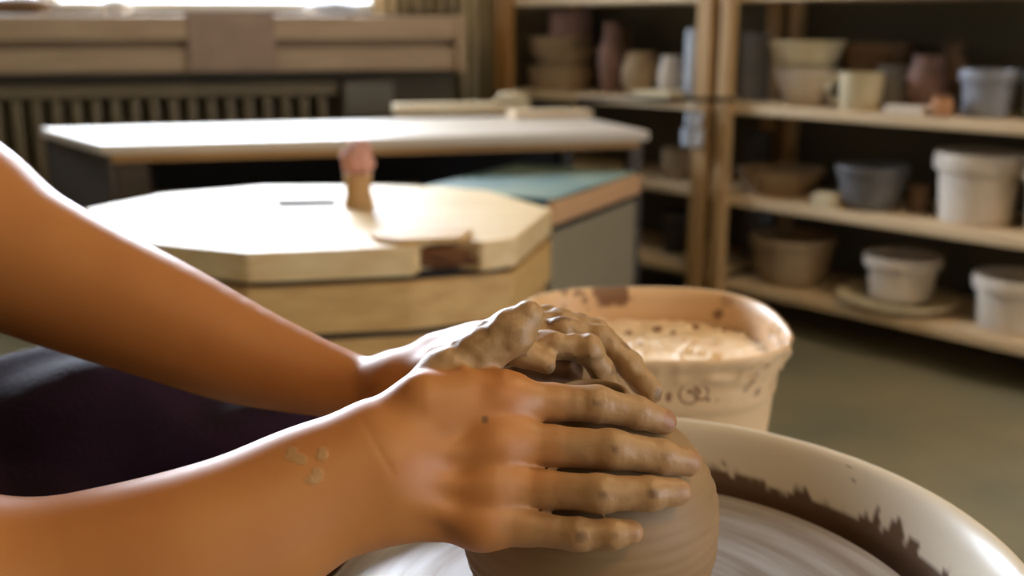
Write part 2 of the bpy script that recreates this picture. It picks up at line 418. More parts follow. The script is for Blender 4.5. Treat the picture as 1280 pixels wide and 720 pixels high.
def tile(px, z, inset, wx, dy, hz, kind, label, nm='clay_slab'):
    p, s, t = shelf_pt(px, z, inset)
    o = obj(nm, boxes([(-wx / 2, wx / 2, -dy / 2, dy / 2, 0, hz)], .004), K[kind]); o.matrix_world = shelf_mtx(Vector((p.x, p.y, z))); tag(o, label, 'tile')
tile(1136, ZS[2], .045, .11, .07, .022, 'white', 'thin white clay slab at the front of the upper shelf')
z = ZS[1]
pot('jar', 'cyl', 'dusk', 945, 0, 34, 62, z, .28, 'dark narrow jar in the shade of the middle shelf by the post', 'jar', G3)
pot('dish', 'dish', 'tan', 975, 0, 108, 30, z, .16, 'wide shallow brown dish on the middle shelf', 'dish', G3)
pot('bowl', 'deep', 'bluegrey', 1087, 0, 88, 52, z, .12, 'blue grey deep bowl on the middle shelf', 'bowl', G3)
pot('cup', 'cup', 'brown', 1148, 0, 28, 34, z, .16, 'small brown cup between the grey bowl and the big white pot', 'cup', G3)
pot('pot', 'rim', 'white', 1218, 0, 108, 84, z, .14, 'big white thick rimmed pot on the middle shelf', 'pot', G3)
pot('pot', 'rim', 'white', 1325, 0, 100, 80, z, .14, 'white pot cut by the right frame edge, middle shelf', 'pot', G3)
tile(1032, ZS[1], .035, .06, .06, .04, 'cream', 'small cream clay block at the front of the middle shelf', 'clay_block')
z = ZS[0]
pot('jar', 'jar', 'bluegrey', 945, 0, 42, 92, z, .30, 'dark bluish jar deep in the bottom shelf', 'jar', G4)
pot('bowl', 'deep', 'tan', 988, 0, 104, 58, z, .13, 'tan flared bowl on the bottom shelf near the post', 'bowl', G4)
e, hp_ = pot('plate', 'plate', 'cream', 1122, 0, 148, 12, z, .125, 'flat cream plate under a white bowl on the bottom shelf', 'plate', G4)
pot('bowl', 'rim', 'white', 1124, 0, 92, 52, z, .135, 'white rimmed bowl standing on the flat plate', 'bowl', G4, up=hp_ * .75)
pot('bowl', 'rim', 'white', 1262, 0, 96, 66, z, .12, 'white rimmed bowl on the bottom shelf without plate under it', 'bowl', G4)
# corner unit pottery
G5 = 'unfired pottery in the corner shelving'
z = 0.672
e, h1 = pot('bowl', 'cup', 'tan', 702, 0, 84, 28, z, .15, 'brown clay bowl, lowest of the stack in the corner shelving', 'bowl', G5)
e, h2 = pot('bowl', 'deep', 'tan', 704, 0, 84, 22, z, .15, 'brown clay bowl, second of the stack in the corner shelving', 'bowl', G5, up=h1 * .96)
e, h3 = pot('tray', 'cup', 'tan', 700, 0, 78, 14, z, .15, 'shallow clay tray on the bowl stack in the corner shelving', 'tray', G5, up=(h1 + h2) * .95)
pot('jar', 'cyl', 'rose', 711, 0, 52, 30, z, .15, 'round brown jar topping the bowl stack in the corner shelving', 'jar', G5, up=(h1 + h2 + h3) * .96)
pot('vase', 'vase', 'rose', 762, 0, 32, 82, z, .12, 'slim rose brown vase beside the bowl stack', 'vase', G5)
pot('vase', 'vase', 'brown', 778, 0, 28, 74, z, .25, 'dark slim vase behind the rose vase', 'vase', G5)
pot('jar', 'jar', 'tan', 800, 0, 48, 50, z, .14, 'round pale brown jar in the corner shelving', 'jar', G5)
pot('cup', 'jar', 'white', 838, 0, 32, 48, z, .12, 'small white jar next to the pale brown jar', 'cup', G5)
pot('jar', 'cyl', 'ice', 868, 0, 28, 82, z, .09, 'tall icy white cylinder against the post of the corner shelving', 'jar', G5)
pot('pot', 'cup', 'tan', 846, 0, 38, 36, .41, .12, 'brown pot low in the corner shelving', 'pot', G5)
pot('pot', 'deep', 'dusk', 846, 0, 44, 50, .16, .14, 'dark pot on the lowest board of the corner shelving', 'pot', G5)
tile(826, .672, .03, .16, .10, .024, 'cream', 'pale board lying at the front of the corner shelf', 'ware_board')
# iron rod across the posts and two small cups hung below
p1 = shelf_pt(722, .66, -.09)[0]; p2 = shelf_pt(918, .685, -.06)[0]
o = obj('iron_rod', tube([(p1.x, p1.y, .660), (p2.x, p2.y, .690)], .007), M['metal'], smooth=True); tag(o, 'dark iron rod resting across the shelf posts', 'rod')
p, s, t = shelf_pt(866, .60, -.06)
for i, (dx, dz, rr, lb) in enumerate([(.0, .545, .034, 'white hanging cup below the iron rod, lower of two'), (.002, .605, .026, 'white hanging cup just under the iron rod')]):
    bm = lathe([(a * rr, b * rr * 1.5) for a, b in SH['cup']], 32); hk = tube([(0, 0, rr * 1.4), (0, 0, .69 - dz if i else .06)], .0015, 6, bm)
    o = obj('cup', bm, K['ice'], smooth='auto'); o.location = (p.x + dx, p.y - .0, dz); tag(o, lb, 'cup')

# ------------------------------------------------------------------ low bench in front of the window
DZ = 0.62
fl, frt, br_, bl = (-.985, 2.495), (.371, 2.82), (.20, 3.36), (-1.311, 2.909)
da = math.atan2(frt[1] - fl[1], frt[0] - fl[0]); DL = math.hypot(frt[0] - fl[0], frt[1] - fl[1])
DM = Matrix.Translation((fl[0], fl[1], 0)) @ Matrix.Rotation(da, 4, 'Z'); DI = DM.inverted()
loc2 = lambda p_: (DI @ Vector((p_[0], p_[1], 0)))[:2]
q4 = [loc2(p_) for p_ in (fl, frt, br_, bl)]; qc = [sum(p_[i] for p_ in q4) / 4 for i in (0, 1)]
def inset(pts, d): return [(p_[0] + d * (1 if p_[0] < qc[0] else -1), p_[1] + d * (1 if p_[1] < qc[1] else -1)) for p_ in pts]
desk = thing('work_bench', 'low wooden bench with a pale worn top below the window', 'bench', (fl[0], fl[1], 0), da)
def pr(pts, z0, z1, bev=.003):
    bm = prism(bmesh.new(), pts, z0, z1); bmesh.ops.recalc_face_normals(bm, faces=bm.faces)
    if bev: bmesh.ops.bevel(bm, geom=list(bm.edges), offset=bev, segments=2, affect='EDGES')
    return bm
obj('bench_top', pr(q4, DZ - .024, DZ), M['desk_top'], desk)
obj('front_rail', boxes([(0.02, DL - .02, .012, .03, DZ - .045, DZ - .0245)], .002), M['desk_edge'], desk)
i4 = inset(q4, .012)
def strip(p_, q_, t_):
    v_ = Vector((q_[0] - p_[0], q_[1] - p_[1])); n_ = Vector((v_.y, -v_.x)).normalized() * t_
    return [tuple(p_), tuple(q_), (q_[0] + n_.x, q_[1] + n_.y), (p_[0] + n_.x, p_[1] + n_.y)]
obj('side_panel', pr(strip(i4[0], i4[3], .03), 0, DZ - .0245), M['dark_wood'], desk)
obj('drawer_block', boxes([(.03, .10, .014, .2, .12, DZ - .0455)], .004), M['dark_wood'], desk)
for x, y in ((DL - .05, .02), (q4[2][0] - .06, q4[2][1] - .06)): obj('leg', boxes([(x, x + .04, y, y + .04, 0, DZ - .0245)], .003), M['dark_wood'], desk)
obj('back_panel', pr(strip(inset(q4, .02)[3], inset(q4, .02)[2], .012), .25, DZ - .0245, 0), M['black'], desk)
obj('lower_shelf', pr(inset(q4, .045), .36, .385), M['dark_wood'], desk)
# planks stored on the bench's lower shelf / on top
def on_desk(nm, b, m, lb, cat, bev=.003):
    o = obj(nm, boxes([b], bev), m); o.matrix_world = DM; return tag(o, lb, cat)
on_desk('plank', (.10, .80, .06, .22, .385, .47), M['post_wood'], 'thick tan plank on the lower shelf of the bench', 'plank')
def bx_on(px0, px1, py, dep, z0, z1):
    p_ = DI @ atZ(px0, py, z0); q_ = DI @ atZ(px1, py, z0); y_ = (p_.y + q_.y) / 2
    return (p_.x, q_.x, y_, y_ + dep, z0, z1)
on_desk('plank', bx_on(492, 668, 143, .09, DZ + .0005, DZ + .034), M['pale_wood'], 'pale plank lying at the back of the bench top', 'plank')
b_ = bx_on(640, 745, 147, .10, DZ + .0005, DZ + .02)
on_desk('plank', b_, M['shelf_wood'], 'tan thin board on the bench beside the pale plank', 'plank')
bm = bmesh.new(); blob(bm, (0, 0, .012), .055, .035, .022, .3, 2.5, 3, 4)
for v in bm.verts: v.co.z = max(v.co.z, 0)
o = obj('cloth_bundle', bm, K['cream'], smooth=True); o.matrix_world = Matrix.Translation(atZ(640, 128, DZ + .035)); tag(o, 'crumpled pale cloth on the boards at the back of the bench', 'cloth')

# storage box with teal lid under the bench end
A = atZ(694, 250, .53); B_ = atZ(803, 214, .53); v1 = (B_ - A); L1 = v1.length; v1.normalize(); v2 = Vector((-v1.y, v1.x, 0))
BX = Matrix.Translation((A.x, A.y, 0)) @ Matrix(((v1.x, v2.x, 0, 0), (v1.y, v2.y, 0, 0), (0, 0, 1, 0), (0, 0, 0, 1)))
bx = thing('storage_box', 'grey storage bin with a teal lid and tan rim under the bench end', 'box'); bx.matrix_world = BX
obj('bin', boxes([(0.01, L1 - .01, .01, .36, 0, .462)], .008), mat('grey_panel', S(140, 128, 104), .6, var=.08), bx)
obj('rim', boxes([(0, L1, 0, .37, .470, .524)], .01), mat('tan_rim', S(206, 160, 118), .5, var=.1), bx)
obj('seal', boxes([(.005, L1 - .005, .005, .365, .458, .471)], .002), M['black'], bx)
obj('lid', boxes([(.008, L1 - .008, .008, .362, .523, .53)], .004), mat('teal_lid', S(34, 84, 96), .6, col2=S(128, 138, 112), vscale=3.5), bx, label='teal lid')
obj('lid_front', boxes([(-.004, .004, .02, .372, .468, .531)], .002), mat('teal_side', S(40, 84, 92), .4), bx)

# ------------------------------------------------------------------ round slab table
TZ = .55
pp = [(105, 262), (190, 304), (308, 316), (516, 308), (528, 302), (560, 299), (588, 301), (602, 303), (646, 297), (690, 261), (610, 238), (560, 234), (480, 231), (330, 232), (200, 243)]
poly = [atZ(x, y, TZ) for x, y in pp]; cx = sum(p.x for p in poly) / len(poly); cy = sum(p.y for p in poly) / len(poly)
tb = thing('round_table', 'low many-sided wooden turntable of stacked pale slabs behind the arms', 'table', (cx, cy, 0))
pl = [(p.x - cx, p.y - cy) for p in poly]
full = [q for i, q in enumerate(pl) if i not in (4, 5, 6, 7)]
def slab(pts, z0, z1, bev=.004):
    bm = prism(bmesh.new(), pts, z0, z1); bmesh.ops.recalc_face_normals(bm, faces=bm.faces)
    bmesh.ops.bevel(bm, geom=[e for e in bm.edges], offset=bev, segments=2, affect='EDGES'); return bm
TW = wood('table_wood', S(226, 200, 152), S(210, 176, 124), (1.5, 10, 10), .5); TW2 = wood('table_edge_wood', S(212, 172, 110), S(190, 148, 90), (1.5, 10, 10), .55)
obj('top_slab', slab(pl, TZ - .050, TZ, .003), TW, tb)
obj('spacer', slab([(x * .93, y * .93) for x, y in full], TZ - .062, TZ - .049, .001), M['black'], tb)
rot = lambda pts, a_, s_: [((x * math.cos(a_) - y * math.sin(a_)) * s_, (x * math.sin(a_) + y * math.cos(a_)) * s_) for x, y in pts]
R0 = max(math.hypot(*q) for q in full)
reg = [(R0 * .985 * math.cos(2 * PI * i / 13 + .23), R0 * .93 * math.sin(2 * PI * i / 13 + .23)) for i in range(13)]
obj('middle_slab', slab(rot(full, -.02, .99), TZ - .142, TZ - .061, .003), TW2, tb)
obj('spacer', slab([(x * .95, y * .95) for x, y in full], TZ - .156, TZ - .141, .001), M['black'], tb)
obj('bottom_slab', slab(rot(full, .01, .97), TZ - .215, TZ - .155, .003), TW2, tb)
for i in range(4):
    an = PI / 4 + i * PI / 2; x, y = .27 * math.cos(an), .27 * math.sin(an)
    obj('leg', boxes([(x - .03, x + .03, y - .03, y + .03, 0, TZ - .214)], .004), M['dark_wood'], tb)
# broken rim: brown torn wood in the bite, loose splinter plank
c1 = atZ(550, 319, TZ - .022)
bm = bmesh.new(); blob(bm, (c1.x - cx, c1.y - cy + .004, TZ - .026), .055, .012, .018, .6, 2.2, 4, 2)
c2 = atZ(625, 311, TZ - .022); blob(bm, (c2.x - cx, c2.y - cy + .002, TZ - .026), .020, .010, .017, .4, 2.5, 4, 5)
obj('broken_edge', bm, mat('torn_wood', S(118, 74, 40), .9, var=.4, vscale=25, bump=.6), tb, smooth=True, label='torn brown broken edge')
q = [atZ(*x, TZ + .009) for x in ((462, 291), (505, 286), (590, 286), (575, 296), (500, 299), (470, 296))]
o = obj('wood_shard', prism(bmesh.new(), [(p.x, p.y) for p in q], TZ + .0005, TZ + .009), TW2); tag(o, 'thin broken wood shard lying at the chipped edge of the round table', 'shard')
q = [atZ(*x, TZ) for x in ((345, 252), (418, 251), (421, 257), (348, 259))]
o = obj('metal_scraper', prism(bmesh.new(), [(p.x, p.y) for p in q], TZ + .0005, TZ + .004), mat('grey_steel', S(62, 58, 58), .95, .0, spec=.1)); tag(o, 'flat grey scraper lying on the round table top', 'scraper')
# clay figure / stamp on the table
p = atZ(447, 261, TZ); s = (p.y * ct + (H - TZ) * st) / FPX
fg = thing('clay_stamp', 'small upright tan stamp with a pinkish clay knob on the round table', 'stamp', (p.x, p.y + .02, TZ))
obj('base', lathe([(0, 0), (19 * s, 0), (20 * s, 3 * s), (16 * s, 18 * s), (17 * s, 34 * s), (18 * s, 42 * s), (0, 42 * s)], 28), mat('cork', S(190, 150, 100), .8, var=.25, vscale=60, bump=.4), fg, smooth='auto')
bm = bmesh.new(); blob(bm, (0, 0, 58 * s), 20 * s, 17 * s, 22 * s, .35, 2.2, 3, 1); blob(bm, (5 * s, 0, 74 * s), 12 * s, 11 * s, 11 * s, .3, 2.2, 3, 6)
obj('knob', bm, mat('pink_clay', S(206, 150, 132), .8, var=.15, vscale=60, bump=.3), fg, smooth=True, label='pinkish clay knob')

# ------------------------------------------------------------------ pottery wheel
WC = Vector((0.061, 0.502, 0)); HZ = .59
wh = thing('pottery_wheel', 'pottery wheel with a turning metal head and off-white splash pan', 'pottery wheel', (WC.x, WC.y, 0))
# wheel head with throwing rings
prof = [(0, HZ)]
r = .004
while r < .165:
    prof.append((r, HZ)); r += .0012
prof += [(.169, HZ), (.1715, HZ - .002), (.172, HZ - .006), (.170, HZ - .016), (.05, HZ - .018), (0, HZ - .018)]
hm = bpy.data.materials.new('wheel_head_metal'); hm.use_nodes = True; nt = hm.node_tree; bs = nt.nodes['Principled BSDF']
tc = nd(nt, 'ShaderNodeTexCoord'); sep = nd(nt, 'ShaderNodeSeparateXYZ'); nt.links.new(tc.outputs['Object'], sep.inputs[0])
def mth(op, a_, b_=None):
    n_ = nd(nt, 'ShaderNodeMath', operation=op)
    for i, v in enumerate((a_, b_)):
        if v is None: continue
        if hasattr(v, 'links') or hasattr(v, 'is_linked'): nt.links.new(v, n_.inputs[i])
        else: n_.inputs[i].default_value = v
    return n_.outputs[0]
rad_ = mth('SQRT', mth('ADD', mth('MULTIPLY', sep.outputs[0], sep.outputs[0]), mth('MULTIPLY', sep.outputs[1], sep.outputs[1])))
ang = mth('ARCTAN2', sep.outputs[1], sep.outputs[0])
spiral = mth('ADD', mth('MULTIPLY', rad_, 150.0), mth('MULTIPLY', mth('SINE', mth('MULTIPLY', ang, 2.0)), .7))
cmb = nd(nt, 'ShaderNodeCombineXYZ'); nt.links.new(spiral, cmb.inputs[0]); nt.links.new(mth('MULTIPLY', mth('SINE', ang), 1.6), cmb.inputs[1]); nt.links.new(mth('MULTIPLY', mth('COSINE', ang), 1.6), cmb.inputs[2])
nz = nd(nt, 'ShaderNodeTexNoise'); nz.inputs['Scale'].default_value = .55; nz.inputs['Detail'].default_value = 4; nt.links.new(cmb.outputs[0], nz.inputs['Vector'])
cr = nd(nt, 'ShaderNodeValToRGB'); cr.color_ramp.elements[0].position = .38; cr.color_ramp.elements[1].position = .62
cr.color_ramp.elements[0].color = (*S(160, 148, 140), 1); cr.color_ramp.elements[1].color = (*S(192, 188, 188), 1)
nt.links.new(nz.outputs[0], cr.inputs[0]); nt.links.new(cr.outputs[0], bs.inputs['Base Color'])
bs.inputs['Metallic'].default_value = .6; bs.inputs['Roughness'].default_value = .34
bpn = nd(nt, 'ShaderNodeBump'); bpn.inputs['Strength'].default_value = .12; bpn.inputs['Distance'].default_value = .002; nt.links.new(nz.outputs[0], bpn.inputs['Height']); nt.links.new(bpn.outputs[0], bs.inputs['Normal'])
obj('wheel_head', lathe(prof, 160), hm, wh, smooth='auto')
obj('shaft', lathe([(0, .50), (.03, .50), (.03, HZ - .017), (0, HZ - .017)], 24), M['metal'], wh)

# splash pan
def catmull(P_, n_=10):
    out = []
    for i in range(len(P_) - 1):
        a_, b_, c_, d_ = [Vector(P_[max(0, min(len(P_) - 1, j))]) for j in (i - 1, i, i + 1, i + 2)]
        for k_ in range(n_):
            t = k_ / n_; out.append(tuple(.5 * ((2 * b_) + (c_ - a_) * t + (2 * a_ - 5 * b_ + 4 * c_ - d_) * t * t + (3 * b_ - a_ - 3 * c_ + d_) * t ** 3)))
    out.append(tuple(P_[-1])); return out
pz = HZ + .036
pan = [(.10, HZ - .03), (.165, HZ - .030), (.180, HZ - .024), (.184, HZ - .012), (.187, HZ + .004), (.194, HZ + .022), (.199, HZ + .031), (.203, pz - .001), (.2065, pz), (.209, pz - .002), (.2105, pz - .007), (.209, pz - .02), (.205, HZ - .02), (.200, HZ - .05), (.19, HZ - .055), (.10, HZ - .055)]
pan = catmull(pan, 6)
bm = lathe(pan, 360); me = bpy.data.meshes.new('splash_pan'); bmesh.ops.recalc_face_normals(bm, faces=bm.faces); bm.to_mesh(me); bm.free()
V = coords(me); rr = np.hypot(V[:, 0], V[:, 1]); an = np.arctan2(V[:, 1], V[:, 0])
q1 = np.stack([np.cos(an) * 4, np.sin(an) * 4, np.zeros(len(V))], 1)
line = HZ + .0005 + .007 * hsh(q1, 1.2, 1) + .004 * (hsh(q1, 5, 2) > .62) + .004 * hsh(q1, 14, 3)
sm = np.exp(-((an - math.radians(24)) / .035) ** 2) + .8 * np.exp(-((an - math.radians(29)) / .022) ** 2) + .3 * np.exp(-((an - math.radians(62)) / .03) ** 2)
line = line + .013 * sm
inside = rr < .2035
wet = np.clip((line - V[:, 2]) / .0012, 0, 1) * inside
spots = ((hsh(V, 170, 4) > .93) | (hsh(V, 320, 9) > .975)) * inside * (V[:, 2] < pz - .004) * .7
fattr(me, 'slip', np.maximum(wet, spots))
pm = bpy.data.materials.new('pan_plastic'); pm.use_nodes = True; nt = pm.node_tree; bs = nt.nodes['Principled BSDF']
at_ = nd(nt, 'ShaderNodeAttribute'); at_.attribute_name = 'slip'
mx = nd(nt, 'ShaderNodeMix'); mx.data_type = 'RGBA'; mx.inputs[6].default_value = (*S(214, 200, 178), 1); mx.inputs[7].default_value = (*S(96, 70, 50), 1)
nt.links.new(at_.outputs['Fac'], mx.inputs[0]); nt.links.new(mx.outputs[2], bs.inputs['Base Color']); bs.inputs['Roughness'].default_value = .33
o = obj('splash_pan', me, pm, wh, smooth=True)
# wheel body, table frame and legs
bodym = mat('wheel_body_paint', S(96, 100, 104), .45)
bm = bmesh.new(); box(bm, -.26, .26, -.24, .24, .40, HZ - .062, .03); obj('wheel_body', bm, bodym, wh, smooth='auto')
for x, y in ((-.2, -.18), (.2, -.18), (-.2, .18), (.2, .18)): obj('leg', boxes([(x - .02, x + .02, y - .02, y + .02, 0, .405)], .004), bodym, wh)

# ------------------------------------------------------------------ pot being thrown
PC = Vector((0.041, 0.502, HZ))
pf = [(0, .001), (.050, .001), (.0545, .004), (.056, .012), (.0600, .024), (.0645, .037), (.0640, .0395), (.0658, .0415), (.0664, .050), (.0668, .062), (.0655, .074), (.0615, .085), (.0545, .096), (.045, .105), (.035, .111), (.025, .115), (.0205, .120), (.0195, .126), (.0180, .1285), (.0160, .1275), (.0155, .121), (.020, .111), (.030, .104), (.045, .094), (.053, .08), (.055, .06), (.050, .03), (0, .022)]
pf = catmull(pf, 5)
pf = [(r_ + (.0004 * math.sin(z_ * 900) if r_ > .02 else 0), z_) for r_, z_ in pf]
o = obj('clay_pot', lathe(pf, 128), None, smooth=True); o.location = PC
cm = mat('wet_clay', S(150, 118, 78), .6, col2=S(134, 104, 68), vscale=30, stretch=(.3, .3, 3), bump=.05, bscale=60)
o.data.materials.append(cm); tag(o, 'wet grey brown clay pot on the wheel between two hands', 'pot')

# ------------------------------------------------------------------ person
SK = bpy.data.materials.new('skin'); SK.use_nodes = True; nt = SK.node_tree; bs = nt.nodes['Principled BSDF']
def attr(n_): a_ = nd(nt, 'ShaderNodeAttribute'); a_.attribute_name = n_; return a_.outputs['Fac']
def mix(fac, c1_, c2_):
    m_ = nd(nt, 'ShaderNodeMix'); m_.data_type = 'RGBA'
    nt.links.new(fac, m_.inputs[0])
    for i, c_ in ((6, c1_), (7, c2_)):
        if isinstance(c_, tuple): m_.inputs[i].default_value = (*c_, 1)
        else: nt.links.new(c_, m_.inputs[i])
    return m_.outputs[2]
tc = nd(nt, 'ShaderNodeTexCoord')
n1 = nd(nt, 'ShaderNodeTexNoise'); n1.inputs['Scale'].default_value = 28; n1.inputs['Detail'].default_value = 5; nt.links.new(tc.outputs['Object'], n1.inputs['Vector'])
n3 = nd(nt, 'ShaderNodeTexNoise'); n3.inputs['Scale'].default_value = 140; n3.inputs['Detail'].default_value = 6; nt.links.new(tc.outputs['Object'], n3.inputs['Vector'])
skin_c = mix(n1.outputs[0], S(188, 124, 62), S(170, 104, 48))
skin_c = mix(attr('flush'), skin_c, S(188, 96, 66))
clay_c = mix(n3.outputs[0], S(152, 114, 72), S(180, 144, 100))
c_ = mix(attr('clay'), skin_c, clay_c)
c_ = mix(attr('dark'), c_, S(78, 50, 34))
c_ = mix(attr('nail'), c_, S(150, 96, 74))
nt.links.new(c_, bs.inputs['Base Color'])
bs.inputs['Roughness'].default_value = .47
bs.inputs['Subsurface Weight'].default_value = .06; bs.inputs['Subsurface Radius'].default_value = (.010, .004, .002)
bp = nd(nt, 'ShaderNodeBump'); bp.inputs['Strength'].default_value = .6; bp.inputs['Distance'].default_value = .0012
hmul = nd(nt, 'ShaderNodeMath', operation='MULTIPLY'); nt.links.new(n3.outputs[0], hmul.inputs[0])
cadd = nd(nt, 'ShaderNodeMath', operation='ADD'); nt.links.new(attr('clay'), cadd.inputs[0]); cadd.inputs[1].default_value = .08
nt.links.new(cadd.outputs[0], hmul.inputs[1]); nt.links.new(hmul.outputs[0], bp.inputs['Height']); nt.links.new(bp.outputs[0], bs.inputs['Normal'])

YW = .432
# right hand (nearer the camera): joints traced finger by finger
R_index = [J(628, 502, .474, 26), J(690, 503, .478, 23), J(745, 505, .478, 22.5), J(797, 516, .481, 19.5), J(829, 527, .486, 17)]
R_mid = [J(618, 556, .459, 28), J(690, 558, .461, 25.5), J(765, 562, .457, 24.5), J(826, 571, .461, 21), J(860, 578, .466, 18)]
R_ring = [J(610, 610, .448, 26), J(680, 612, .447, 23.5), J(750, 617, .440, 23.5), J(812, 617, .442, 20.5), J(847, 615, .446, 17.5)]
R_pinky = [J(600, 655, .440, 24), J(657, 660, .437, 21.5), J(722, 668, .431, 20), J(765, 668, .430, 18), J(789, 665, .431, 15.5)]
R_thumb = [J(500, 515, .466, 30), J(552, 468, .484, 28), J(604, 437, .492, 27), J(640, 416, .494, 27), J(660, 394, .496, 19)]
meta = [(J(470, 535, .458, 34), J(628, 502, .474, 29)), (J(465, 575, .450, 40), J(618, 556, .460, 31)), (J(465, 612, .445, 42), J(610, 610, .450, 30)), (J(468, 640, .442, 34), J(600, 652, .442, 27))]
nR = np.array(ray(560, 570)); nR /= np.linalg.norm(nR)
R_arm = [J(470, 594, .448, 70), J(440, 600, .446, 78), J(380, 625, .438, 85), J(300, 670, .425, 97), J(200, 711, .412, 110), J(60, 752, .402, 121), J(-60, 790, .395, 128)]
R_sh = (-.56, .34, .98)
R_elb = R_arm[-1]
def right_arm(P):
    pal = None
    for (a_, ra), (b_, rb) in meta:
        e_ = cone(P, a_, b_, ra, rb, nR, 1.28); pal = e_ if pal is None else smin(pal, e_, .013)
    # fleshy base of the thumb and web
    pal = smin(pal, cone(P, *[J(490, 555, .456, 40)[0], J(585, 490, .474, 26)[0]], .0150, .0105), .014)
    pal = smin(pal, cone(P, *[J(528, 500, .462, 36)[0], J(628, 501, .474, 26)[0]], J(528, 500, .462, 35)[1], J(628, 500, .474, 25)[1], nR, 1.3), .008)
    th = chain(P, R_thumb, .006)
    tip = J(664, 398, .500, 13); th = smin(th, cone(P, R_thumb[3][0], tip[0], .0065, tip[1]), .004)
    fs = None
    for F_ in (R_index, R_mid, R_ring, R_pinky):
        c_ = chain(P, F_, .0035)
        for kk in (2, 3):                                  # knuckle pads of the finger joints
            a_, ra = F_[kk]; c_ = smin(c_, np.linalg.norm(P - (np.array(a_) - nR * .0006), axis=1) - ra * .93, .002)
        fs = c_ if fs is None else smin(fs, c_, .0008)
    for a_, b_ in ((R_index, .0085), (R_mid, .0090), (R_ring, .0082), (R_pinky, .0074)):      # knuckles
        pal = smin(pal, np.linalg.norm(P - (np.array(a_[0][0]) - nR * .0010 + np.array([.002, 0, 0])), axis=1) - b_, .014)
    for (px, py, pY), F_ in (((500, 560, .455), R_index), ((495, 580, .450), R_mid), ((495, 600, .447), R_ring), ((500, 622, .444), R_pinky)):   # tendons
        a_ = np.array(J(px, py, pY, 1)[0]) - nR * .0125; b_ = np.array(F_[0][0]) - nR * .0082
        pal = smin(pal, cone(P, a_, b_, .0014, .0024), .010)
    hnd = smin(pal, fs, .010); hnd = smin(hnd, th, .006)
    arm = chain(P, R_armD, .005, nR, 1.25)
    arm = smin(arm, cone(P, R_elb[0], R_sh, .045, .056), .03)
    d = smin(hnd, arm, .012)
    # wrist creases
    for px, py, qx, qy, dep in ((452, 535, 490, 600, .00030),):
        a_ = np.array(J(px, py, .405, 1)[0]); b_ = np.array(J(qx, qy, .400, 1)[0])
        d = d + dep * np.exp(-(np.maximum(np.linalg.norm(np.cross(P - a_, nR), axis=1) * 0 + np.abs(((P - a_) - np.outer((P - a_) @ nR, nR)) @ np.cross(nR, (b_ - a_) / np.linalg.norm(b_ - a_))), 0) / .0010) ** 2) * (np.abs(((P - a_) @ (b_ - a_)) / np.dot(b_ - a_, b_ - a_) - .5) < .6)
    # creases over the finger joints
    for F_ in (R_index, R_mid, R_ring, R_pinky):
        for kk, amp in ((2, .0004), (3, .0003)):
            a_ = np.array(F_[kk][0]); ax = np.array(F_[kk + 1][0]) - np.array(F_[kk - 1][0]); ax /= np.linalg.norm(ax)
            q_ = P - a_; s_ = q_ @ ax; near = np.exp(-(np.linalg.norm(q_, axis=1) / .012) ** 4)
            d = d + amp * near * np.cos(s_ * 2 * PI / .0034) * .5 * (q_ @ nR < 0)
    tn = np.linalg.norm(P - np.array(R_thumb[2][0]), axis=1)
    d = d - .0022 * (hsh(P, 210, 3) - .5) * np.clip((.034 - tn) / .012, 0, 1) - .0005 * (hsh(P, 420, 4) - .5) * np.clip((P[:, 0] - .012) / .02, 0, 1)
    return d
def dense(pts, n_=4):                               # smooth curve through the joints, radii too
    A_ = [np.array([*p_[0], p_[1]]) for p_ in pts]; out = []
    for i in range(len(A_) - 1):
        a_, b_, c_, d_ = A_[max(i - 1, 0)], A_[i], A_[i + 1], A_[min(i + 2, len(A_) - 1)]
        for k_ in range(n_):
            t = k_ / n_; out.append(.5 * (2 * b_ + (c_ - a_) * t + (2 * a_ - 5 * b_ + 4 * c_ - d_) * t * t + (3 * b_ - a_ - 3 * c_ + d_) * t ** 3))
    out.append(A_[-1]); return [(tuple(q_[:3]), float(q_[3])) for q_ in out]
R_armD = dense(R_arm, 5)
# left hand (far side) arching over the pot
L_arm = [J(500, 474, .585, 27), J(455, 484, .60, 34), J(400, 473, .61, 44), J(300, 441, .62, 61), J(200, 398, .63, 73), J(100, 357, .64, 83), J(0, 311, .65, 94), J(-70, 273, .66, 104)]
L_sh = (-.60, .66, 1.02)
L_armD = dense(L_arm)
nL = np.array([0.1, -.55, -.83]); nL /= np.linalg.norm(nL)
L_idx = [J(640, 428, .535, 19), J(690, 432, .525, 17.5), J(735, 436, .525, 16), J(752, 462, .530, 15), J(760, 486, .532, 14)]
L_mid = [J(650, 418, .550, 19), J(705, 414, .548, 17.5), J(752, 425, .548, 16.5), J(787, 456, .542, 15.5), J(814, 490, .534, 15)]
L_rin = [J(655, 410, .567, 19), J(700, 403, .570, 16.5), J(745, 416, .572, 15.5), J(780, 448, .568, 15), J(800, 480, .560, 14)]
L_pin = [J(645, 404, .585, 17), J(685, 396, .592, 14), J(725, 407, .592, 13), J(758, 430, .588, 12), J(775, 455, .582, 11)]
L_thm = [J(560, 450, .560, 24), J(610, 446, .530, 20), J(648, 440, .515, 16), J(684, 455, .510, 12)]
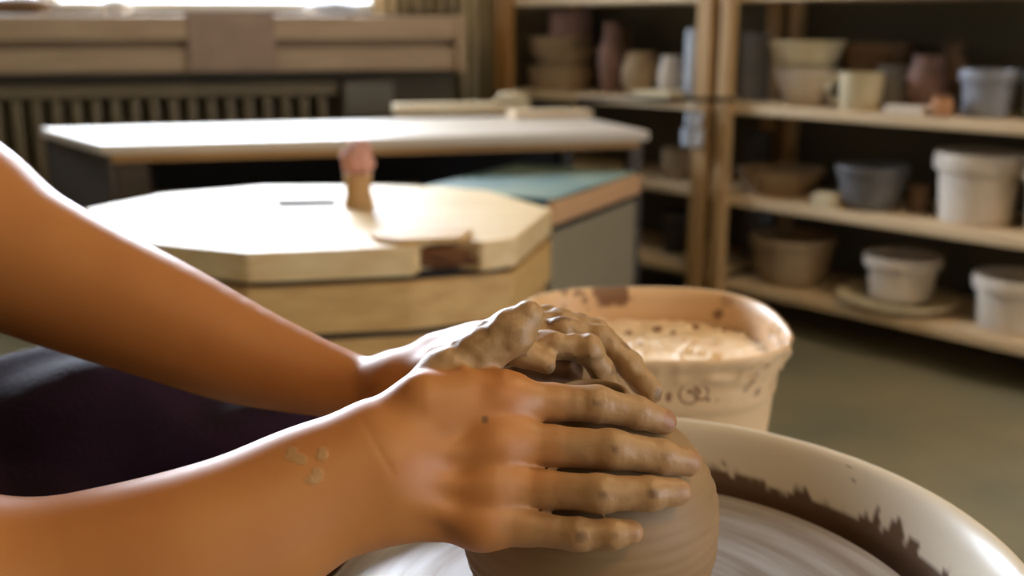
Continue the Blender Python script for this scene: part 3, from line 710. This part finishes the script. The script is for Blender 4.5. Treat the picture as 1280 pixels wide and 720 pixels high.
def left_arm(P):
    pal = None
    for a_, b_ in ((J(500, 484, .58, 21), L_idx[0]), (J(500, 477, .585, 21), L_mid[0]), (J(500, 472, .592, 21), L_rin[0]), (J(500, 470, .600, 20), L_pin[0]), (J(585, 452, .566, 18), J(712, 462, .556, 19))):
        e_ = cone(P, a_[0], b_[0], a_[1], b_[1]); pal = e_ if pal is None else smin(pal, e_, .014)
    pal = smin(pal, cone(P, J(545, 442, .59, 24)[0], J(592, 432, .585, 22)[0], .0105, .0100), .012)
    fs = None
    for F_ in (L_idx, L_mid, L_rin, L_pin):
        c_ = chain(P, F_, .003)
        a_, ra = F_[2]; c_ = smin(c_, np.linalg.norm(P - np.array(a_), axis=1) - ra * 1.02, .004)
        fs = c_ if fs is None else smin(fs, c_, .0016)
    th = chain(P, L_thm, .005)
    hnd = smin(pal, fs, .008); hnd = smin(hnd, th, .008)
    arm = chain(P, L_armD, .005)
    arm = smin(arm, cone(P, L_arm[-1][0], L_sh, .050, .058), .03)
    return smin(hnd, arm, .014) - .0018 * (hsh(P, 220, 6) - .5) * np.clip((P[:, 0] + .03) / .03, 0, 1)
def bounds(f_pts, pad):
    A_ = np.array(f_pts); return A_.min(0) - pad, A_.max(0) + pad
def paint(me, side):
    V = coords(me); n_ = len(V); clayv = np.zeros(n_); dark = np.zeros(n_); flush = np.zeros(n_); nail = np.zeros(n_)
    no_ = hsh(V, 90, 1) * .6 + hsh(V, 220, 2) * .4
    def near(a_, b_): 
        a_ = np.array(a_); b_ = np.array(b_); ab = b_ - a_; t = np.clip(((V - a_) @ ab) / (ab @ ab), 0, 1); return np.linalg.norm(V - a_ - t[:, None] * ab, axis=1)
    if side == 'R':
        for F_, k0 in ((R_index, 1), (R_mid, 1), (R_ring, 1), (R_pinky, 1)):
            a_ = np.array(F_[0][0]); b_ = np.array(F_[4][0]); L = np.linalg.norm(b_ - a_)
            t = ((V - a_) @ (b_ - a_)) / L / L
            d_ = np.min([near(F_[i][0], F_[i + 1][0]) for i in range(4)], axis=0)
            m_ = np.clip((.020 - d_) / .010, 0, 1) * np.clip((t - .04 + (no_ - .5) * .35) / .5, 0, 1)
            clayv = np.maximum(clayv, m_ * .9)
            for i, rs in ((2, .0032), (3, .0028)):
                c0 = np.array(F_[i][0]) - nR * F_[i][1] * .92
                dark = np.maximum(dark, .62 * np.clip((rs + (no_ - .5) * .004 - np.linalg.norm(V - c0, axis=1)) / .0014, 0, 1))
            c0 = np.array(F_[4][0]) - nR * F_[4][1] * .6 + np.array([.003, 0, .001])
            nail = np.maximum(nail, np.clip((.0058 - np.linalg.norm((V - c0) * np.array([1, .6, 1.1]), axis=1)) / .001, 0, 1) * (.6 if F_ is R_index else .25))
        d_ = np.min([near(R_thumb[i][0], R_thumb[i + 1][0]) for i in range(1, 4)], axis=0)
        clayv = np.maximum(clayv, np.clip((.0150 - d_ + (no_ - .5) * .004) / .002, 0, 1))
        c0 = np.array(J(611, 520, .41, 1)[0]); rel = (V - c0); rel = rel - np.outer(rel @ nR, nR)
        dark = np.maximum(dark, .7 * np.clip((.0022 - np.linalg.norm(rel, axis=1)) / .0008, 0, 1) * ((V - np.array(J(560, 570, .456, 1)[0])) @ nR < 0))
        # palm side and edge carry slip, back of the hand stays clean
        cen = np.array(J(540, 580, .456, 1)[0]); side_ = (V - cen) @ nR
        clayv = np.maximum(clayv, np.clip((side_ - .008) / .004, 0, 1) * np.clip((V[:, 0] - cen[0] + .01) / .02, 0, 1) * .9)
        for px, py, r_ in ((625, 500, .014), (615, 555, .012), (606, 608, .011), (600, 655, .010)):
            c0 = np.array(J(px, py, .455, 1)[0]); flush = np.maximum(flush, .18 * np.clip(1 - np.linalg.norm(V - c0, axis=1) / r_ / 1.3, 0, 1))
        # splashes above the wrist
        for px, py, r_ in ((345, 566, .0045), (362, 575, .003), (372, 603, .0035), (385, 570, .0025), (380, 590, .002), (330, 560, .003)):
            c0 = np.array(J(px, py, .39, 1)[0]); rel = V - c0; rel = rel - np.outer(rel @ nR, nR)
            clayv = np.maximum(clayv, np.clip((r_ * .8 + (no_ - .5) * .010 - np.linalg.norm(rel, axis=1)) / .001, 0, 1) * .7 * (V[:, 1] < .46))
    else:
        d_ = V[:, 0] - J(545, 430, .56, 1)[0][0] + (no_ - .5) * .03
        clayv = np.clip(d_ / .02, 0, 1)
        dark = .5 * clayv * (hsh(V, 120, 5) > .72)
        dark = np.maximum(dark, .85 * np.clip((.016 - near(J(668, 458, .555, 1)[0], J(712, 462, .55, 1)[0])) / .004, 0, 1))  # shade in the hollow of the left palm, painted into the hand colour
    V2 = V * 1.0
    for nm, vv in (('clay', clayv), ('dark', dark), ('flush', flush), ('nail', nail)): fattr(me, nm, vv)

person = thing('person', 'person at the wheel with bare forearms and clay covered hands, dark purple clothes', 'person', (-.62, .5, 0))
inv = Matrix.Translation((.62, -.5, 0))
allR = [p_[0] for p_ in R_index + R_mid + R_ring + R_pinky + R_thumb + R_arm] + [R_sh]
lo_, hi_ = bounds(allR, .075)
mR = sdf_mesh('right_arm', right_arm, lo_, hi_, .0015)
allL = [p_[0] for p_ in L_idx + L_mid + L_rin + L_pin + L_thm + L_arm] + [L_sh]
lo_, hi_ = bounds(allL, .075)
mL = sdf_mesh('left_arm', left_arm, lo_, hi_, .0016)
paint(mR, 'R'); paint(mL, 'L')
HD = Vector((-.50, .50, 1.31))
def torso_skin(P):
    d = cone(P, R_sh, L_sh, .058, .058)
    d = smin(d, cone(P, (-.58, .50, 1.06), (-.52, .50, 1.22), .062, .055), .05)
    d = smin(d, chain(P, [((-.60, .50, .98), .12), ((-.68, .50, .78), .13), ((-.72, .50, .60), .14)], .06, (1, 0, 0), 1.25), .06)
    hd_ = ell(P, HD, (.092, .075, .115)); hd_ = smin(hd_, ell(P, HD + Vector((.045, 0, -.06)), (.048, .050, .055)), .03)
    hd_ = smin(hd_, cone(P, HD + Vector((.085, 0, .01)), HD + Vector((.103, 0, -.028)), .008, .014), .012)          # nose
    for s_ in (-1, 1):
        hd_ = smin(hd_, ell(P, HD + Vector((-.01, .076 * s_, -.01)), (.018, .008, .03)), .006)                       # ears
        e_ = ell(P, HD + Vector((.088, .032 * s_, .012)), (.012, .016, .010)); hd_ = np.maximum(hd_, -e_)
        hd_ = smin(hd_, np.linalg.norm(P - np.array(HD + Vector((.078, .032 * s_, .012))), axis=1) - .012, .003)      # eyes
    for dz in (-.052, -.062): hd_ = smin(hd_, cone(P, HD + Vector((.088, -.018, dz)), HD + Vector((.088, .018, dz)), .006, .006), .004)  # lips
    return smin(d, hd_, .03)
mT = sdf_mesh('torso', torso_skin, (-.95, .2, .42), (-.32, .8, 1.46), .007)
for nm in ('clay', 'dark', 'flush', 'nail'): fattr(mT, nm, np.zeros(len(mT.vertices)))
# join into one skin mesh
Vs, Fs, At, off = [], [], {k_: [] for k_ in ('clay', 'dark', 'flush', 'nail')}, 0
for m_ in (mR, mL, mT):
    v_ = coords(m_); Vs.append(v_); li = np.empty(len(m_.loops), np.int32); m_.loops.foreach_get('vertex_index', li); Fs.append(li.reshape(-1, 4) + off); off += len(v_)
    for k_ in At:
        a_ = np.empty(len(v_), np.float32); m_.attributes[k_].data.foreach_get('value', a_); At[k_].append(a_)
V = np.concatenate(Vs) - np.array(person.location); Q = np.concatenate(Fs)
me = bpy.data.meshes.new('body'); me.vertices.add(len(V)); me.vertices.foreach_set('co', V.astype(np.float32).ravel()); me.loops.add(Q.size); me.loops.foreach_set('vertex_index', Q.astype(np.int32).ravel())
me.polygons.add(len(Q)); me.polygons.foreach_set('loop_start', np.arange(0, Q.size, 4, dtype=np.int32)); me.update(calc_edges=True)
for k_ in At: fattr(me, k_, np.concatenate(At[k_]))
for m_ in (mR, mL, mT): bpy.data.meshes.remove(m_)
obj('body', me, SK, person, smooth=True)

def child_sdf(nm, f_, lo_, hi_, h_, m_):
    me_ = sdf_mesh(nm, f_, lo_, hi_, h_); v_ = coords(me_) - np.array(person.location); me_.vertices.foreach_set('co', v_.astype(np.float32).ravel()); me_.update()
    return obj(nm, me_, m_, person, smooth=True)
purple = mat('purple_cloth', S(38, 18, 38), .85, col2=S(28, 12, 26), vscale=30, bump=.3, bscale=300)
purple.node_tree.nodes['Principled BSDF'].inputs['Sheen Weight'].default_value = .04; purple.node_tree.nodes['Principled BSDF'].inputs['Specular IOR Level'].default_value = .15
shirtm = mat('shirt_cloth', S(60, 56, 84), .9, bump=.3, bscale=300)
hairm = mat('brown_hair', S(60, 40, 28), .5, bump=.6, bscale=60, stretch=(1, 1, .2))
def shirt(P):
    d = chain(P, [((-.60, .50, 1.0), .145), ((-.68, .50, .80), .150), ((-.72, .50, .56), .160)], .06, (1, 0, 0), 1.25)
    d = smin(d, cone(P, R_sh, L_sh, .072, .072), .05)
    Lm = tuple(np.array(L_sh) * .55 + np.array(L_arm[-1][0]) * .45); Rm = tuple(np.array(R_sh) * .55 + np.array(R_elb[0]) * .45)
    d = smin(d, cone(P, L_sh, Lm, .074, .070), .03); d = smin(d, cone(P, R_sh, Rm, .074, .070), .03)
    return d + .004 * np.sin(P[:, 2] * 40 + 3 * np.sin(P[:, 1] * 14))
child_sdf('shirt', shirt, (-1.0, .15, .34), (-.30, .86, 1.15), .008, shirtm)
KL, KR = (-.195, .80, .545), (-.30, .12, .52)
def legs(P):
    d = chain(P, [((-.70, .60, .50), .12), ((-.50, .71, .535), .108), ((-.34, .77, .550), .092), (KL, .072)], .05)
    d = smin(d, chain(P, [((-.70, .40, .50), .12), ((-.50, .26, .52), .095), (KR, .075)], .05), .05)
    d = smin(d, chain(P, [(KL, .066), ((-.24, .82, .12), .055)], .04), .04)
    d = smin(d, chain(P, [(KR, .066), ((-.36, .10, .12), .055)], .04), .04)
    d = smin(d, ell(P, (-.46, .60, .525), (.19, .14, .07)), .06)                       # apron cloth sagging between the knees
    d = d + .0035 * np.sin(P[:, 0] * 55 + 4 * np.sin(P[:, 1] * 20)) * np.clip((P[:, 2] - .4) * 6, 0, 1)
    return d
child_sdf('apron_and_trousers', legs, (-.95, -.02, .05), (-.08, .96, .70), .006, purple)
def shoe(kx, ky):
    return lambda P: np.maximum(smin(cone(P, (kx - .02, ky, .045), (kx + .17, ky, .035), .045, .038), cone(P, (kx, ky, .05), (kx, ky, .12), .045, .04), .03), .002 - P[:, 2])
for kx, ky in ((-.24, .82), (-.36, .10)): child_sdf('shoe', shoe(kx, ky), (kx - .1, ky - .08, -.02), (kx + .25, ky + .08, .2), .006, M['dark_wood'])
def hair(P):
    d = ell(P, HD + Vector((-.018, 0, .018)), (.100, .088, .122)); d = smin(d, ell(P, HD + Vector((-.10, 0, .0)), (.045, .05, .05)), .03)
    return np.maximum(d, -(ell(P, HD + Vector((.09, 0, -.04)), (.085, .075, .11))))
child_sdf('hair', hair, HD - Vector((.2, .14, .16)), HD + Vector((.14, .14, .18)), .006, hairm)
# potter's seat
st_ = thing('stool', 'low round wooden stool under the seated person', 'stool', (-.76, .5, 0))
obj('seat', lathe([(0, .35), (.17, .35), (.18, .36), (.18, .385), (.17, .395), (0, .395)], 48), M['post_wood'], st_, smooth='auto')
for i in range(4):
    an_ = PI / 4 + i * PI / 2; obj('leg', tube([(.12 * math.cos(an_), .12 * math.sin(an_), .352), (.16 * math.cos(an_), .16 * math.sin(an_), 0)], .016), M['post_wood'], st_, smooth=True)

# ------------------------------------------------------------------ slip bucket
BZ = .622; BC = atZ(812, 400, BZ); BR = 166 * (BC.y * ct + (H - BZ) * st) / FPX
bk = thing('slip_bucket', 'peach plastic tub crusted with clay and filled with pale slip', 'bucket', (BC.x, BC.y, 0))
bt = BZ - .19
prof = [(0, bt), (BR * .80, bt), (BR * .815, bt + .004), (BR * .90, BZ - .055), (BR * .905, BZ - .054), (BR * .915, BZ - .050), (BR * .925, BZ - .030), (BR * .955, BZ - .014), (BR * .985, BZ - .007), (BR, BZ - .002), (BR * .995, BZ + .001), (BR * .975, BZ), (BR * .945, BZ - .008), (BR * .915, BZ - .03), (BR * .89, BZ - .06), (BR * .79, bt + .006), (0, bt + .006)]
def dens(P_, m_):
    out = []
    for a_, b_ in zip(P_, P_[1:]):
        n_ = max(1, int(math.dist(a_, b_) / m_))
        for k_ in range(n_): out.append((a_[0] + (b_[0] - a_[0]) * k_ / n_, a_[1] + (b_[1] - a_[1]) * k_ / n_))
    out.append(P_[-1]); return out
bm = lathe(dens(prof, .003), 300); me = bpy.data.meshes.new('tub'); bmesh.ops.recalc_face_normals(bm, faces=bm.faces); bm.to_mesh(me); bm.free()
V = coords(me); rr = np.hypot(V[:, 0], V[:, 1]); an = np.arctan2(V[:, 1], V[:, 0]); W = V + np.array(BC) * np.array([1, 1, 0])
# encrusted clay near the front rim and the right shoulder: real lumps
crust = np.clip((hsh(V, 110, 3) - .40) * 2.6, 0, 1) * np.clip(1 - np.abs(V[:, 2] - (BZ - .022)) / .028, 0, 1)
side = np.exp(-((an - math.radians(-38)) / .35) ** 2) + .35 * (np.sin(an) < .2) * (V[:, 2] > BZ - .022)
lump = crust * side * (rr > BR * .85)
nrm = np.stack([V[:, 0] / np.maximum(rr, 1e-6), V[:, 1] / np.maximum(rr, 1e-6), np.zeros(len(V))], 1)
V2 = V + nrm * (lump * .008 * np.where(rr > BR * .93, 1, -.4))[:, None]
def sup(an_, n_=2.7): return (np.abs(np.cos(an_)) ** n_ + np.abs(np.sin(an_)) ** n_) ** (-1 / n_)
V2[:, :2] *= sup(an)[:, None]                       # rounded square outline
me.vertices.foreach_set('co', V2.astype(np.float32).ravel())
# stains: patches pinned at spots of the inner wall, plus drips
stain = np.zeros(len(V)); backw = (V[:, 1] > 0)
def stain_at(px, py, rx, ry, amt):
    # ellipse on the wall at that azimuth and height
    p_ = atY(px, py, BC.y + BR * .86); a0 = math.atan2(BR * .86, p_.x - BC.x)
    e_ = ((an - a0) * BR / rx) ** 2 + ((V[:, 2] - p_.z) / ry) ** 2 + (hsh(V, 150, 8) - .5) * 1.0
    return amt * np.clip((1 - e_) / .35, 0, 1) * backw
s0 = scaleY(812, 370, BC.y + BR)
for a_ in ((768, 372, 25, 17, .95), (707, 362, 6, 9, .9), (727, 368, 7, 6, .8), (733, 377, 6, 4, .8), (910, 388, 9, 7, .9), (925, 372, 12, 6, .35), (700, 383, 5, 4, .5)):
    stain = np.maximum(stain, stain_at(a_[0], a_[1], a_[2] * s0, a_[3] * s0, a_[4]))
stain = np.maximum(stain, .8 * (lump > .2) * (hsh(V, 200, 6) > .55) * (an > math.radians(-58))); stain = np.maximum(stain, .6 * (hsh(V, 260, 12) > .93) * (V[:, 2] < BZ - .005))
front = (V[:, 1] < 0) & (rr > BR * .84)
stain = np.maximum(stain, .4 * np.clip((hsh(V * np.array([1, 1, .5]), 120, 15) - .86) / .08, 0, 1) * front * (an > math.radians(-60)))
fattr(me, 'stain', stain)
bmtl = bpy.data.materials.new('tub_plastic'); bmtl.use_nodes = True; nt = bmtl.node_tree; bs = nt.nodes['Principled BSDF']
a1 = nd(nt, 'ShaderNodeAttribute'); a1.attribute_name = 'stain'
mx = nd(nt, 'ShaderNodeMix'); mx.data_type = 'RGBA'; mx.inputs[6].default_value = (*S(216, 178, 134), 1); mx.inputs[7].default_value = (*S(120, 82, 54), 1)
nt.links.new(a1.outputs['Fac'], mx.inputs[0]); nt.links.new(mx.outputs[2], bs.inputs['Base Color']); bs.inputs['Roughness'].default_value = .45
obj('tub', me, bmtl, bk, smooth=True)
# slip surface
bm = bmesh.new(); R1 = BR * .905; zs = BZ - .034; rings = []
for i in range(40):
    r_ = R1 * i / 39
    rings.append([bm.verts.new((r_ * math.cos(2 * PI * k_ / 120), r_ * math.sin(2 * PI * k_ / 120), zs)) for k_ in range(120)] if i else [bm.verts.new((0, 0, zs))])
for A_, B2 in zip(rings, rings[1:]):
    for k_ in range(120):
        if len(A_) == 1: bm.faces.new((A_[0], B2[k_], B2[(k_ + 1) % 120]))
        else: bm.faces.new((A_[k_], B2[k_], B2[(k_ + 1) % 120], A_[(k_ + 1) % 120]))
for v in bm.verts:
    f_ = float(sup(math.atan2(v.co.y, v.co.x))); v.co.x *= f_; v.co.y *= f_; v.co.z += .003 * noise.noise(v.co * 45) + .009 * max(0, noise.noise(v.co * 90 + Vector((3, 1, 0))) - .1)
cl_m = mat('brown_crumb', S(150, 108, 74), .8)
slipm = mat('slip_clay', S(246, 224, 192), .5, col2=S(230, 198, 160), vscale=26)
obj('clay_slip', bm, slipm, bk, smooth=True)
for cx_, cy_, cr_ in ((786, 419, 6), (822, 414, 7), (842, 418, 4), (870, 411, 6), (905, 415, 4), (800, 432, 3)):
    p_ = atZ(cx_, cy_, zs) - Vector((BC.x, BC.y, 0)); q_ = cr_ * scaleY(cx_, cy_, BC.y); bm = bmesh.new()
    blob(bm, (p_.x, p_.y, zs + .002), q_, q_, q_ * .6, .4, 2, 2, cx_); obj('clay_crumb', bm, cl_m, bk, smooth=True)
# pressed marks on the front: a bar, a ring with dots, two dots
def wallp(px, py, off=.0006):
    lo_y, hi_y = BC.y - BR * 1.1, BC.y
    for _ in range(40):
        m_ = (lo_y + hi_y) / 2; p_ = atY(px, py, m_)
        rw = BR * (.80 + .10 * (p_.z - bt) / (BZ - .055 - bt))
        if math.hypot(p_.x - BC.x, p_.y - BC.y) / float(sup(math.atan2(p_.y - BC.y, p_.x - BC.x))) > rw and p_.y < BC.y: lo_y = m_
        else: hi_y = m_
    p_ = atY(px, py, (lo_y + hi_y) / 2); g_ = (p_ - BC) / BR; n_ = Vector((abs(g_.x) ** 1.7 * (1 if g_.x > 0 else -1), abs(g_.y) ** 1.7 * (1 if g_.y > 0 else -1), 0)).normalized(); p_ = p_ + n_ * off
    return Vector((p_.x - BC.x, p_.y - BC.y, p_.z)), n_
mk = mat('mark_brown', S(140, 100, 66), .6)
sb = scaleY(850, 490, BC.y - BR * .85)
bm = bmesh.new()
def disc(px, py, rx, ry):
    p_, n_ = wallp(px, py); t_ = Vector((-n_.y, n_.x, 0)); r_ = bmesh.ops.create_icosphere(bm, subdivisions=2, radius=1)
    for v in r_['verts']: v.co = p_ + t_ * v.co.x * rx * sb + Vector((0, 0, 1)) * v.co.z * ry * sb + n_ * v.co.y * .0008
disc(836, 494, 4.5, 9)
disc(886, 481, 4, 4.5); disc(885, 499, 3.5, 3.5); disc(862, 488, 3.2, 4.5); disc(874, 487, 3, 5.5)
obj('pressed_mark', bm, mk, bk, smooth=True, label='small brown pressed marks')
for mx_, my_, mr_ in ((861, 492, 12), (876, 490, 9)):
    rp = [wallp(mx_ + mr_ * math.cos(a_), my_ + mr_ * math.sin(a_), .0006)[0] for a_ in [2 * PI * i / 24 for i in range(25)]]
    obj('pressed_ring', tube(rp, .0012, 6), mk, bk, smooth=True)
# stand carrying the bucket
sd = thing('bucket_stand', 'low round stand that carries the peach slip tub', 'stand', (BC.x, BC.y, 0))
obj('stand_top', lathe([(0, bt - .03), (BR * .84, bt - .03), (BR * .85, bt - .026), (BR * .85, bt - .004), (BR * .84, bt - .0005), (0, bt - .0005)], 48), M['dark_wood'], sd, smooth='auto')
for i in range(3):
    an_ = PI / 2 + i * 2 * PI / 3; obj('leg', tube([(.08 * math.cos(an_), .08 * math.sin(an_), bt - .028), (.12 * math.cos(an_), .12 * math.sin(an_), 0)], .014), M['dark_wood'], sd, smooth=True)

# ------------------------------------------------------------------ ceiling lamps
for (x, y, z), pw in zip(LAMPS, LAMP_POWER):
    lp = thing('pendant_lamp', 'warm pendant lamp hanging from the ceiling' + (' behind the camera' if y < 0 else ' above the shelving aisle'), 'lamp', (x, y, 0), 0, 'pendant lamps')
    obj('shade', lathe([(.03, z + .16), (.05, z + .15), (.16, z + .03), (.18, z), (.175, z), (.155, z + .03), (.045, z + .145), (.03, z + .15)], 40), M['metal'], lp, smooth='auto')
    obj('cord', tube([(0, 0, z + .15), (0, 0, 2.6)], .004, 8), M['black'], lp)
    em = mat('bulb_glow', (1, .8, .55), .5); b_ = em.node_tree.nodes['Principled BSDF']; b_.inputs['Emission Color'].default_value = (1, .68, .36, 1); b_.inputs['Emission Strength'].default_value = 12
    bm = bmesh.new(); blob(bm, (0, 0, z + .06), .035, .035, .045, 0, 1, 3); obj('bulb', bm, em, lp, smooth=True)
    l = bpy.data.lights.new('lamp_light', 'AREA'); l.shape = 'DISK'; l.size = .30; l.energy = pw; l.color = (1.0, .69, .35)
    lo = bpy.data.objects.new('lamp_light', l); C.objects.link(lo); lo.location = (x, y, z - .005)
